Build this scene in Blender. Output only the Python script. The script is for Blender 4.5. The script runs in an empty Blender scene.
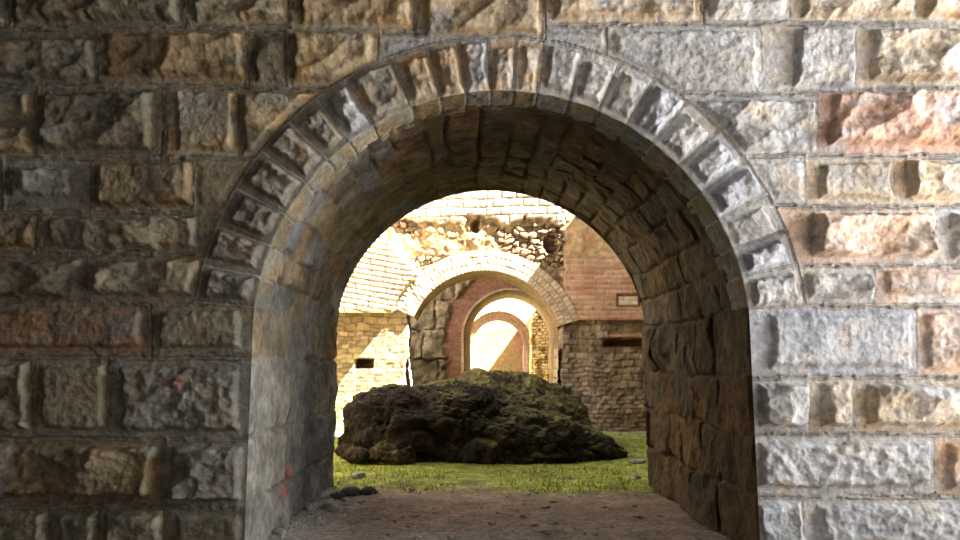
import bpy, math, numpy as np
from mathutils import Matrix, Vector, Euler
rng = np.random.default_rng(7)
scene = bpy.context.scene
col = scene.collection

# ------------------------------------------------------------------ camera
F = 750.0
cam_d = bpy.data.cameras.new('camera'); cam = bpy.data.objects.new('camera', cam_d); col.objects.link(cam)
cam_d.sensor_width = 36; cam_d.lens = F / 960 * 36; cam_d.clip_end = 300
CAM = np.array([0.0, -6.1, 1.5])
PITCH = math.atan(98 / F); YAW = -math.atan(8 / F)
cam.location = CAM; cam.rotation_euler = (math.pi/2 + PITCH, 0, YAW)
scene.camera = cam
RM = np.array(Euler(cam.rotation_euler).to_matrix())
def P(px, py, Y):
    """point of the vertical plane y=Y seen at a pixel -> (x, z)"""
    px = np.asarray(px, float); py = np.asarray(py, float)
    d = np.stack([(px-480)/F, -(py-270)/F, -np.ones_like(px)], -1) @ RM.T
    t = (Y - CAM[1]) / d[..., 1]
    return d[..., 0]*t + CAM[0], d[..., 2]*t + CAM[2]
def Pf(px, py, Y):
    x, z = P(px, py, Y); return float(x), float(z)
def G(px, py):
    d = np.array([(px-480)/F, -(py-270)/F, -1.0]) @ RM.T
    t = -CAM[2]/d[2]
    return float(CAM[0]+d[0]*t), float(CAM[1]+d[1]*t)
def proj(x, y, z):
    p = np.stack(np.broadcast_arrays(x-CAM[0], y-CAM[1], z-CAM[2]), -1) @ RM
    return 480 + F*p[..., 0]/-p[..., 2], 270 - F*p[..., 1]/-p[..., 2]

# ------------------------------------------------------------------ noise
_pr = np.random.default_rng(3)
_perm = _pr.permutation(256); _perm = np.concatenate([_perm, _perm, _perm]); _val = _pr.random(256)
def h3(i, j, k, s=0):
    return _val[_perm[_perm[_perm[(i + s*17) & 255] + (j & 255)] + (k & 255)]]
def vnoise(x, y, z=0.0, s=0):
    x, y, z = np.broadcast_arrays(np.asarray(x, float), np.asarray(y, float), np.asarray(z, float))
    i, j, k = np.floor(x).astype(int), np.floor(y).astype(int), np.floor(z).astype(int)
    u, v, w = x-i, y-j, z-k
    u, v, w = u*u*(3-2*u), v*v*(3-2*v), w*w*(3-2*w)
    def L(a, b, t): return a + (b-a)*t
    return L(L(L(h3(i,j,k,s), h3(i+1,j,k,s), u), L(h3(i,j+1,k,s), h3(i+1,j+1,k,s), u), v),
             L(L(h3(i,j,k+1,s), h3(i+1,j,k+1,s), u), L(h3(i,j+1,k+1,s), h3(i+1,j+1,k+1,s), u), v), w)*2 - 1
def fbm(x, y, z=0.0, o=4, s=0, g=.5):
    a, t, n = 1.0, 0.0, 0.0
    for q in range(o):
        t = t + a*vnoise(np.asarray(x)*2**q, np.asarray(y)*2**q, np.asarray(z)*2**q, s+q); n += a; a *= g
    return t/n
def cells(x, y, s=0, k=1.0, jit=.9):
    """scooped fracture surface: min over seeds of height + k*dist^2; also F1, F2-F1 and a random value of the cell"""
    x, y = np.broadcast_arrays(np.asarray(x, float), np.asarray(y, float))
    i, j = np.floor(x).astype(int), np.floor(y).astype(int)
    best = np.full(x.shape, 9.0); f1 = np.full(x.shape, 9.0); f2 = np.full(x.shape, 9.0); cid = np.zeros(x.shape)
    for di in (-1, 0, 1):
        for dj in (-1, 0, 1):
            a, b = i+di, j+dj
            cx = a + .5 + (h3(a, b, 1, s)-.5)*jit; cy = b + .5 + (h3(a, b, 2, s)-.5)*jit
            dx, dy = x-cx, y-cy
            d2 = dx*dx + dy*dy
            hh = h3(a, b, 3, s) + (h3(a, b, 4, s)-.5)*1.3*dx + (h3(a, b, 5, s)-.5)*1.3*dy + k*d2
            best = np.minimum(best, hh)
            d = np.sqrt(d2); new = d < f1
            f2 = np.where(new, f1, np.minimum(f2, d)); cid = np.where(new, h3(a, b, 6, s), cid); f1 = np.where(new, d, f1)
    return best, f1, f2-f1, cid
def sm(a, b, x):
    t = np.clip((x-a)/(b-a), 0, 1); return t*t*(3-2*t)
def mix(a, b, t):
    a = np.asarray(a, float); b = np.asarray(b, float); t = np.asarray(t)[..., None]
    return a*(1-t) + b*t

# ------------------------------------------------------------------ mesh helpers
def finish(me, name, mat, parent=None, smooth=True):
    me.validate(); me.update()
    if mat: me.materials.append(mat)
    if smooth: me.polygons.foreach_set('use_smooth', np.ones(len(me.polygons), bool))
    o = bpy.data.objects.new(name, me); col.objects.link(o)
    if parent: o.parent = parent
    return o
def raw_mesh(name, co, faces, colr=None, mat=None, parent=None, smooth=True):
    """co (n,3); faces (m,4) or (m,3) int"""
    me = bpy.data.meshes.new(name); faces = np.asarray(faces); k = faces.shape[1]
    used = np.zeros(len(co), bool); used[faces.ravel()] = True
    remap = np.cumsum(used)-1; co = np.asarray(co)[used]; faces = remap[faces]
    me.vertices.add(len(co)); me.vertices.foreach_set('co', co.astype(np.float32).ravel())
    me.loops.add(faces.size); me.loops.foreach_set('vertex_index', faces.astype(np.int32).ravel())
    me.polygons.add(len(faces)); me.polygons.foreach_set('loop_start', np.arange(0, faces.size, k, dtype=np.int32))
    me.polygons.foreach_set('loop_total', np.full(len(faces), k, np.int32))
    me.update()
    if colr is not None:
        c = np.ones((len(co), 4), np.float32); c[:, :3] = np.asarray(colr)[used]
        at = me.color_attributes.new('Col', 'FLOAT_COLOR', 'POINT'); at.data.foreach_set('color', c.ravel())
    return finish(me, name, mat, parent, smooth)
def gfaces(n, m, flip=False, off=0):
    a = (np.arange(n-1)[:, None]*m + np.arange(m-1)[None, :]).ravel()
    f = np.stack([a, a+1, a+m+1, a+m], -1) + off
    return f[:, ::-1] if flip else f
def sheet(name, X, Y, Z, colr, mat, parent=None, keep=None, flip=False, skirt=None, smooth=True):
    """grid surface; keep = (n-1,m-1) face mask; skirt = (dx,dy,dz) drags the four borders that way"""
    n, m = X.shape
    co = np.stack([X, Y, Z], -1)
    f = gfaces(n, m, flip)
    if keep is not None: f = f[keep.ravel()]
    if skirt is not None:
        sk = np.asarray(skirt, float)
        pad = np.zeros((n+2, m+2, 3)); pad[1:-1, 1:-1] = co
        pad[0, 1:-1] = co[0]+sk; pad[-1, 1:-1] = co[-1]+sk; pad[1:-1, 0] = co[:, 0]+sk; pad[1:-1, -1] = co[:, -1]+sk
        pad[0, 0] = co[0, 0]+sk; pad[0, -1] = co[0, -1]+sk; pad[-1, 0] = co[-1, 0]+sk; pad[-1, -1] = co[-1, -1]+sk
        cc = np.pad(colr, ((1, 1), (1, 1), (0, 0)), mode='edge')
        if keep is not None: kp = np.pad(keep, 1, mode='edge')
        co, colr, n, m = pad, cc, n+2, m+2
        f = gfaces(n, m, flip)
        if keep is not None: f = f[kp.ravel()]
    return raw_mesh(name, co.reshape(-1, 3), f, np.asarray(colr).reshape(-1, 3), mat, parent, smooth)
def box(name, x0, x1, y0, y1, z0, z1, mat, parent=None):
    co = np.array([(x, y, z) for x in (x0, x1) for y in (y0, y1) for z in (z0, z1)], float)
    f = [(0,1,3,2),(4,6,7,5),(0,4,5,1),(2,3,7,6),(0,2,6,4),(1,5,7,3)]
    return raw_mesh(name, co, f, np.full((8, 3), .3), mat, parent, False)
def tag(o, label=None, cat=None, group=None, kind=None):
    if label: o['label'] = label
    if cat: o['category'] = cat
    if group: o['group'] = group
    if kind: o['kind'] = kind
    return o

# ------------------------------------------------------------------ materials
def stone_mat(name, bump=.5, scale=14, vary=.35, rough=.92, flat=None, dist=.02):
    m = bpy.data.materials.new(name); m.use_nodes = True; nt = m.node_tree; N = nt.nodes; L = nt.links
    b = N['Principled BSDF']; b.inputs['Roughness'].default_value = rough
    b.inputs['Specular IOR Level'].default_value = .25
    tc = N.new('ShaderNodeTexCoord')
    n1 = N.new('ShaderNodeTexNoise'); n1.inputs['Scale'].default_value = scale; n1.inputs['Detail'].default_value = 9; n1.inputs['Roughness'].default_value = .68
    n2 = N.new('ShaderNodeTexNoise'); n2.inputs['Scale'].default_value = scale*.22; n2.inputs['Detail'].default_value = 6
    n3 = N.new('ShaderNodeTexVoronoi'); n3.inputs['Scale'].default_value = scale*1.7; n3.feature = 'F1'
    for n in (n1, n2, n3): L.new(tc.outputs['Object'], n.inputs['Vector'])
    r1 = N.new('ShaderNodeMapRange'); r1.inputs['From Min'].default_value = .36; r1.inputs['From Max'].default_value = .64
    r1.inputs['To Min'].default_value = 1-vary; r1.inputs['To Max'].default_value = 1+vary; L.new(n1.outputs['Fac'], r1.inputs['Value'])
    r2 = N.new('ShaderNodeMapRange'); r2.inputs['From Min'].default_value = .3; r2.inputs['From Max'].default_value = .7
    r2.inputs['To Min'].default_value = 1-vary*.6; r2.inputs['To Max'].default_value = 1+vary*.6; L.new(n2.outputs['Fac'], r2.inputs['Value'])
    mu = N.new('ShaderNodeMath'); mu.operation = 'MULTIPLY'; L.new(r1.outputs[0], mu.inputs[0]); L.new(r2.outputs[0], mu.inputs[1])
    if flat is None:
        at = N.new('ShaderNodeVertexColor'); at.layer_name = 'Col'; src = at.outputs['Color']
    else:
        rg = N.new('ShaderNodeRGB'); rg.outputs[0].default_value = (*flat, 1); src = rg.outputs[0]
    vm = N.new('ShaderNodeVectorMath'); vm.operation = 'SCALE'; L.new(src, vm.inputs[0]); L.new(mu.outputs[0], vm.inputs['Scale'])
    L.new(vm.outputs[0], b.inputs['Base Color'])
    ad = N.new('ShaderNodeMath'); ad.operation = 'MULTIPLY_ADD'; ad.inputs[1].default_value = .35
    L.new(n3.outputs['Distance'], ad.inputs[0]); L.new(n1.outputs['Fac'], ad.inputs[2])
    bp = N.new('ShaderNodeBump'); bp.inputs['Strength'].default_value = bump; bp.inputs['Distance'].default_value = dist
    L.new(ad.outputs[0], bp.inputs['Height']); L.new(bp.outputs[0], b.inputs['Normal'])
    return m
M_ash = stone_mat('rock_faced_sandstone', .6, 15, .27, dist=.03)
M_sof = stone_mat('passage_stone', .8, 9, .35, dist=.04)
M_brk = stone_mat('old_brickwork', .5, 9, .22)
M_rock = stone_mat('mossy_rock', 1.0, 12, .5, .95, dist=.05)
M_dirt = stone_mat('dirt_ground', .9, 16, .42, .97, dist=.02)
M_chip = stone_mat('stone_chip', .6, 30, .3)
M_plain = stone_mat('plain_masonry', .5, 3, .25, flat=(.34, .29, .23))
M_lowbounce = stone_mat('low_bounce_masonry', .5, 3, .25, flat=(.10, .09, .075))  # for the unseen near room, kept dark so it bounces little light
M_grass = stone_mat('grass_blade', .1, 6, .3, .8)

# =================================================================== FRONT WALL
CX, CY, RI, RO = 502.0, 338.0, 250.0, 303.0          # the arch on the wall plane, traced once
S = 750/6.1                                           # px per metre on the wall
_in = [(289,198),(367,122),(430,99),(502,92),(543,90),(607,108),(660,137),(687,160),(724,213),(742,272),(255,298)]
_out = [(243,163),(310,97),(360,70),(430,50),(510,42),(543,43),(617,60),(687,97),(747,160),(784,226),(793,261),(200,300)]
xi_, zi_ = P(*np.array(_in, float).T, 0); xo_, zo_ = P(*np.array(_out, float).T, 0)
n1_, n2_ = len(xi_), len(xo_)                         # concentric circles: x^2+z^2 = 2ax+2bz + c_k
A_ = np.zeros((n1_+n2_, 4)); A_[:, 0] = 2*np.r_[xi_, xo_]; A_[:, 1] = 2*np.r_[zi_, zo_]; A_[:n1_, 2] = 1; A_[n1_:, 3] = 1
sol_ = np.linalg.lstsq(A_, np.r_[xi_**2+zi_**2, xo_**2+zo_**2], rcond=None)[0]
ax, az = float(sol_[0]), float(sol_[1]); ri = math.sqrt(sol_[2]+ax*ax+az*az)*.981; ro = math.sqrt(sol_[3]+ax*ax+az*az)
RI, RO = ri*S, ro*S
def wang(a):
    x_, z_ = Pf(CX+276*math.cos(math.radians(a)), CY-276*math.sin(math.radians(a)), 0)
    return math.degrees(math.atan2(z_-az, x_-ax))
print('arch centre', ax, az, 'r', ri, ro)
# layout of the ashlar: x0,y0,x1,y1, colour, proud insets (l,t,r,b), height px, kind
WG=(.36,.33,.27); OB=(.37,.30,.215); DG=(.27,.25,.21); TN=(.46,.38,.27); RB=(.38,.27,.20); LG=(.47,.47,.47); BG=(.42,.44,.48)
CRM=(.51,.46,.385); PK=(.55,.39,.33); PK2=(.58,.48,.42); OR=(.52,.41,.31); SL=(.33,.33,.34)
B = [
 (-95,-45,10,27,WG,(6,4,6,4),8,0),(11,-45,184,27,DG,(5,3,6,5),11,0),(186,-45,290,27,WG,(9,3,5,6),8,0),(292,-45,415,31,TN,(8,3,4,6),10,0),(417,-45,545,42,TN,(8,3,5,6),8,0),
 (-60,29,99,86,DG,(8,10,6,6),9,0),(101,29,248,86,OB,(5,5,6,8),9,0),(250,31,287,88,DG,(5,4,3,5),5,0),(288,31,380,88,TN,(5,4,8,6),10,0),(381,35,545,60,BG,(3,3,3,3),2,1),
 (-40,88,36,121,WG,(8,4,5,4),8,0),(-40,122,36,157,WG,(8,4,5,4),9,0),(38,87,163,157,DG,(6,6,12,7),10,0),(165,87,240,157,CRM,(11,4,5,5),8,2),(239,90,340,157,TN,(4,3,3,4),8,0),
 (-70,159,3,211,DG,(6,5,6,5),6,0),(4,159,93,211,SL,(6,9,24,14),8,0),(95,159,194,211,OB,(5,5,2,5),11,2),(194,159,260,211,WG,(2,4,4,4),2,1),
 (-60,213,39,253,OB,(6,5,6,5),7,0),(41,213,222,253,WG,(8,5,26,4),9,0),
 (-60,255,89,303,DG,(6,5,8,6),9,0),(91,255,230,303,WG,(8,5,6,7),11,0),
 (-60,305,149,356,RB,(5,5,7,8),6,2),(152,305,256,356,WG,(8,5,9,7),8,2),
 (-30,359,34,436,WG,(6,4,5,6),10,0),(36,359,109,436,WG,(6,6,4,6),6,2),(111,359,256,438,SL,(9,8,13,7),8,3),
 (-60,440,163,506,OB,(8,6,8,10),11,0),(165,440,256,506,SL,(7,6,8,6),12,0),
 (-60,508,50,560,WG,(6,5,6,5),7,0),(52,508,100,560,DG,(8,5,4,5),9,0),(101,508,166,560,WG,(5,5,5,5),8,0),(168,508,256,560,DG,(6,5,6,5),6,1),
 # right
 (547,-45,702,24,CRM,(7,4,8,5),10,0),(704,-45,792,22,LG,(6,4,5,4),9,0),(794,-45,918,22,CRM,(7,4,5,4),9,0),(920,-45,1040,24,TN,(4,4,5,5),8,0),
 (547,26,608,60,BG,(4,3,4,4),3,1),(609,26,763,93,LG,(4,4,5,4),4,3),(765,24,858,93,LG,(29,4,4,6),9,2),(860,24,1045,88,CRM,(10,5,5,6),11,0),
 (640,95,820,155,LG,(5,6,4,4),8,0),(822,90,985,155,PK,(8,4,6,9),13,0),(987,90,1060,155,CRM,(6,4,5,5),9,0),
 (700,157,807,206,LG,(4,4,4,4),2,1),(809,158,896,206,CRM,(9,5,6,6),8,2),(898,157,1040,206,CRM,(8,4,6,6),11,0),
 (720,208,937,265,PK2,(92,5,3,8),13,4),(939,208,1040,265,LG,(12,5,6,6),9,0),
 (700,267,797,304,LG,(1,4,4,4),2,1),(796,267,877,304,LG,(8,6,4,6),7,0),(879,267,1040,304,PK2,(5,4,5,9),7,2),
 (740,307,919,376,BG,(28,6,7,7),6,1),(921,307,1020,376,PK2,(4,5,5,6),7,0),
 (740,378,812,433,LG,(19,5,4,6),10,0),(813,378,855,433,CRM,(9,4,5,6),10,0),(857,378,1030,433,CRM,(9,5,6,7),11,0),
 (740,435,936,496,LG,(17,6,6,8),8,3),(938,435,1030,496,OR,(8,5,6,7),8,0),
 (740,498,805,560,LG,(12,5,4,6),9,0),(807,498,1040,560,LG,(9,6,6,8),7,3),
]
def wall_field(px, py, WX, WZ):
    """height (px) and colour of the ashlar at pixel coordinates of the wall plane"""
    H = np.full(px.shape, -2.0); light_falloff = .62 + .38*sm(180, 620, px + .25*(300-py)); C = np.zeros(px.shape+(3,)); C[:] = (.30, .28, .25)  # falloff of light toward the left is painted into the colour
    n0 = fbm(px/9, py/9, 0, 3, 11); n1 = fbm(px/35, py/35, 0, 4, 5)
    wx = px + 2.2*fbm(px/22, py/22, 3, 3, 21); wy = py + 2.0*fbm(px/22, py/22, 7, 3, 31)
    fine = fbm(px/5, py/5, 0, 3, 41)
    rr = np.hypot(WX-ax, WZ-az)*S
    for q, (x0, y0, x1, y1, c, ins, hgt, kd) in enumerate(B):
        inb = (px >= x0-3) & (px < x1+3) & (py >= y0-3) & (py < y1+3)
        if not inb.any(): continue
        X, Yy = wx[inb], wy[inb]; rx, ry = px[inb], py[inb]
        db = np.minimum.reduce([X-x0, x1-X, Yy-y0, y1-Yy])
        if x0 >= 740: db = np.minimum.reduce([x1-X, Yy-y0, y1-Yy])
        if x1 == 256: db = np.minimum.reduce([X-x0, Yy-y0, y1-Yy])
        dr = rr[inb] - RO - .5; 
        if y0 < 303: db = np.minimum(db, dr)
        l, t, r, b = ins
        edge = n0[inb]*3.5
        ex1 = x1-r
        if x1 == 256: ex1 = 243-r*.3 if hgt < 9 else 244-r*.3
        dp = np.minimum.reduce([(X-x0-l)*.8, (ex1-X)*1.1, (Yy-y0-t), (y1-b-Yy)]) + edge*.7
        if y0 < 303: dp = np.minimum(dp, dr-4)
        s = q*7 % 97
        if kd in (0, 4):
            sc = 30.0 if hgt < 10 else 36.0
            a, f1, e, cid = cells(X/sc + s, Yy/(sc*.62) + s*1.3 + .35*X/sc, s, .75)
            a2, _, _, _ = cells(X/13 + s, Yy/9 - s, s+3, 1.2)
            shp = .42 + 1.05*a + .20*a2 + .18*n1[inb] + .08*fine[inb] + .06*n0[inb]
            ww = 4.5
        elif kd == 2:
            a, f1, e, cid = cells(X/46 + s, Yy/34 + s, s, 1.0)
            shp = .75 + .3*a + .2*n1[inb] + .10*fine[inb] + .08*n0[inb]; ww = 4.5
        elif kd == 3:
            a, _, _, _ = cells(X/11+s, Yy/8, s, 1.3); shp = .7 + .3*a + .3*n1[inb] + .14*fine[inb]; ww = 6
        else:
            a, _, _, _ = cells(X/60+s, Yy/40, s, .8); shp = .8 + .35*a + .3*n1[inb] + .08*fine[inb]; ww = 7
        shp = np.clip(shp, .12, 2.0)
        if kd == 4:   # long slanting scoop
            shp = shp + .5*np.sin((X-x0)/34.0 + Yy/19.0)
        body = sm(0, ww, dp)*hgt*shp
        margin = .5*n1[inb] + .35*fine[inb]
        h = margin + body
        joint = sm(2.6, .8, db)
        bead = sm(1.9, 1.1, db + .5*n0[inb])
        h = h*(1-joint) + (-1.6 + 2.4*bead + .5*n0[inb])*joint
        # colour
        cc = np.array(c)
        v = 1 + .28*n1[inb] + .12*fine[inb]
        k = cc*v[:, None]
        warm = sm(.05, .5, fbm(rx/28+q, ry/16, 9, 3, s))
        k = mix(k, k*np.array([1.12, .98, .80]), warm*.7)
        gry = sm(.1, .5, fbm(rx/40-q, ry/30, 19, 3, s+5))
        k = mix(k, np.full(k.shape, cc.mean())*np.array([.95, 1., 1.06])*v[:, None], gry*.7)
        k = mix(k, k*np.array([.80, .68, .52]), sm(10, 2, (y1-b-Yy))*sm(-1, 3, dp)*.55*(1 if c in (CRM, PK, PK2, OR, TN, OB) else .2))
        pit = sm(.42, .6, fbm(rx/6, ry/6, q, 3, 61)); k = k*(1-.4*pit[:, None])
        mort = mix((.24, .22, .20), (.42, .40, .37), bead*(.8 if x0 > 500 else .5))*(1+.3*n0[inb])[:, None]
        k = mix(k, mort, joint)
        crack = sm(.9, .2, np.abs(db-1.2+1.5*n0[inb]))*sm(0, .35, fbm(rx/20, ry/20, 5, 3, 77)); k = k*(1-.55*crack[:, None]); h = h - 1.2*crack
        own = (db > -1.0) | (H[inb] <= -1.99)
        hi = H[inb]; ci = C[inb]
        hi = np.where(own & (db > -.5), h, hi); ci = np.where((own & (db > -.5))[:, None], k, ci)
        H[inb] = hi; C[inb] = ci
    # red paint marks on the big dark block
    red = sm(.05, .35, fbm(px/7, py/5, 2, 3, 71)) * sm(26, 10, np.hypot((px-180), (py-387)*2.2))
    C = mix(C, (.50, .05, .05), red*.9)
    C = C*light_falloff[..., None]*mix((1.07, 1.0, .84), (1.0, 1.0, 1.0), sm(250, 620, px))
    return H, np.clip(C, .02, .9)
def wall_patch(name, xs, zs, parent, hole=None):
    X, Z = np.meshgrid(xs, zs)
    px, py = proj(X, np.zeros_like(X), Z)
    H, C = wall_field(px, py, X, Z)
    Yv = -H/S
    keep = None
    if hole is not None:
        k = hole(X, Z); keep = ~(k[:-1, :-1] & k[1:, :-1] & k[:-1, 1:] & k[1:, 1:])
    return X, Yv, Z, C, keep
st = 1.35/S
xL, xR = ax-ri, ax+ri
zs305 = az + ro*math.sin(math.radians(7.2))
root = bpy.data.objects.new('wall_front', None); col.objects.link(root); tag(root, 'rock-faced sandstone wall pierced by the big round arch, nearest the viewer', None, None, 'structure')
def lin(a, b, s=st): return np.linspace(a, b, max(2, int(round(abs(b-a)/s))+1))
z_lo, z_hi = -.05, 4.75
X, Yv, Z, C, kp = wall_patch('l', lin(-4.35, xL), lin(z_lo, zs305), root)
Yv[:, -1] = np.maximum(Yv[:, -1], -.01)
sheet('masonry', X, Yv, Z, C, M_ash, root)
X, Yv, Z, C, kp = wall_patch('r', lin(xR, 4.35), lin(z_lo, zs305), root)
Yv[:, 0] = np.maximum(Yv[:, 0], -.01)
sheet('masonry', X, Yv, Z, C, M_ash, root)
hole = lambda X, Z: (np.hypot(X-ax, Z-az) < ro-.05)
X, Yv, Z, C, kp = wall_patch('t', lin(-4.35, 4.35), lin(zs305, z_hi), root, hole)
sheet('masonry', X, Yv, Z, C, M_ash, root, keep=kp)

# ------------------------------------------------------------------ voussoirs
angs = [6.5, 14.2, 20.9, 28.6, 36, 43.9, 52.0, 59.5, 66.8, 74, 81.8, 87.3, 92.6, 98.4, 104.4, 111.4, 121.3, 127.9, 134.5, 142, 150.5, 158.5, 166.1, 173.2]
angs = [wang(a_) for a_ in angs]
vcol = [LG, BG, LG, BG, BG, LG, BG, LG, LG, LG, CRM, CRM, LG, TN, TN, WG, LG, WG, WG, WG, DG, WG, DG]
for q in range(len(angs)-1):
    a0, a1 = angs[q], angs[q+1]
    rp0, rp1 = RI, RO
    if q == 0: pass
    na = int((a1-a0)*math.pi/180*RO/1.2); nr = int((RO-RI)/1.2)
    A, R = np.meshgrid(np.linspace(a0, a1, na), np.linspace(RI, RO, nr))
    am = (a0+a1)/2
    arc = (A-am)*math.pi/180*R; half = (a1-a0)*math.pi/360*R
    wob = 1.6*fbm(A/3, R/14, q, 3, 5)
    dj = half-np.abs(arc) + wob*.4; dtop = RO-R; dbot = R-RI
    px, py = proj(ax+R/S*np.cos(np.radians(A)), np.zeros_like(R), az+R/S*np.sin(np.radians(A)))
    n0 = fbm(px/9, py/9, q, 3, 11); n1 = fbm(px/22, py/22, q, 3, 5); fine = fbm(px/4.5, py/4.5, 0, 3, 41)
    left = -arc if am < 90 else arc                      # shadowed side margin is wider
    ml = 6.5 if q not in (11, 12, 13) else 3
    dp = np.minimum.reduce([half-np.abs(arc)-2.5, half - np.where(True, arc, 0)-ml, dtop-(5+3*(q % 3)), dbot-(6 if q not in (11, 12, 13, 10) else 1)]) + n0*3
    dens = 20.0
    a_, _, _, _ = cells(arc/15+q*3, R/dens+q, q, 1.4); a2, _, _, _ = cells(arc/8+q*5, R/11, q+9, 1.2)
    shp = np.clip(.68 + .36*a_ + .2*a2 + .3*n1 + .13*fine, .15, 2)
    hg = [8, 9, 4, 9, 8, 7, 10, 6, 6, 6, 5, 8, 9, 8, 8, 7, 10, 9, 9, 10, 9, 9, 10][q]
    h = .5*n1+.3*fine + sm(0, 5, dp)*hg*shp
    jn = sm(2.2, .6, np.minimum(dj, dtop))
    bd = sm(1.3, .5, np.minimum(dj, dtop)+.4*n0); h = h*(1-jn) + (-1.6+2.0*bd)*jn
    v = 1+.28*n1+.12*fine
    C = np.array(vcol[q])*(.62+.38*sm(180, 620, px+.25*(300-py)))[..., None]*v[..., None]  # leftward light falloff painted in, as on the wall
    C = mix(C, C*np.array([1.25, .95, .62]), sm(.1, .5, fbm(px/16, py/16, 3, 3, 55))*(.7 if am > 80 else .2))
    C = mix(C, np.array([.5, .27, .12]), sm(.1, .4, n0)*sm(5, 0, np.abs(px-543))*.8)
    C = mix(C, mix((.24, .22, .20), (.46, .44, .41), bd)*(1+.2*fine)[..., None], jn)
    X = ax + R/S*np.cos(np.radians(A)); Z = az + R/S*np.sin(np.radians(A)); Yv = -h/S
    # fold the inner edge round into the soffit and the others a little way into the wall
    deep = .42 if q % 2 else .34
    ny = 18
    ys = np.linspace(0, deep, ny)[1:]
    inn_n = .012*fbm(A[0][None, :]*.5, ys[:, None]*9, q, 4, 9)
    Ain = np.repeat(A[:1], ny-1, 0); Rin = ri + np.zeros_like(Ain) + inn_n*1.4
    dji = np.repeat(dj[:1], ny-1, 0)
    Rin = Rin + .012*sm(2.5, .5, dji)
    X = np.vstack([(ax+Rin*np.cos(np.radians(Ain)))[::-1], X]); Z = np.vstack([(az+Rin*np.sin(np.radians(Ain)))[::-1], Z])
    Yv = np.vstack([(np.repeat(ys[:, None], A.shape[1], 1) + Yv[0]*0)[::-1], np.concatenate([Yv[:1]*.3, Yv[1:]], 0)])
    ci = np.array(vcol[q])*(.75 if am > 115 else .38)*(1+2.5*inn_n*8)[..., None]; ci = mix(ci, ci*np.array([1.1, .9, .6]), sm(-.2, .4, fbm(Ain*.2, ys[:, None]*4, q, 3, 3)))  # inner faces darker toward crown and right, shade painted in
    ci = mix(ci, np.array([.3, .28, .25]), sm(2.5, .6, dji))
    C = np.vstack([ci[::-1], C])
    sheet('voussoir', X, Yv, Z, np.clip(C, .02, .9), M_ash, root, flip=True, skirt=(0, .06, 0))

# ------------------------------------------------------------------ passage: jambs + barrel soffit
DEPTH = 3.72
L1 = az; L2 = math.pi*ri; LT = 2*L1+L2
ss = np.arange(0, LT+.001, .021); yy = np.concatenate([np.linspace(0, .3, 20)[:-1], np.arange(.3, DEPTH+.001, .021)])
SS, YY = np.meshgrid(ss, yy)
def path(s):
    th = np.pi - (s-L1)/ri
    x = np.where(s < L1, ax-ri, np.where(s > L1+L2, ax+ri, ax+ri*np.cos(th)))
    z = np.where(s < L1, s, np.where(s > L1+L2, LT-s, az+ri*np.sin(th)))
    nx = np.where(s < L1, 1.0, np.where(s > L1+L2, -1.0, -np.cos(th))); nz = np.where((s < L1) | (s > L1+L2), 0.0, -np.sin(th))
    return x, z, nx, nz
# courses along s
jl = [-.05, .28, .62, 1.12, 1.52, 1.78]; jn_ = list(jl)
Lz = [float(Pf(250, y, 0)[1]) for y in (505, 437, 356, 304)]
cuts = [-.1, Lz[0], Lz[1], Lz[2], Lz[3]]
a = angs[-1]
while a > 8: cuts.append(L1 + (180-a)*math.pi/180*ri); a -= 7.6 if a > 165 or a < 20 else float(5.6+4.4*rng.random())
Rz = [float(Pf(752, y, 0)[1]) for y in (305, 376, 434, 497)]
cuts += [LT-z for z in Rz] + [LT+.1]
cuts = np.array(cuts)
WS = SS + .05*fbm(SS*2.0, YY*2.0, 0, 3, 3); WY = YY + .03*fbm(SS*2, YY*2, 5, 3, 8)
WS = np.where(SS < L1+.1, SS+.012*fbm(SS*2.5, YY*2.5, 0, 3, 3), WS)
ci = np.clip(np.searchsorted(cuts, WS.ravel()).reshape(WS.shape)-1, 0, len(cuts)-2)
H = np.zeros_like(SS); C = np.zeros(SS.shape+(3,))
pal = np.array([(.30, .29, .27), (.34, .29, .21), (.25, .24, .22), (.36, .27, .16), (.27, .24, .17), (.31, .32, .33), (.38, .30, .2)])
prg = np.random.default_rng(21)
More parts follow.
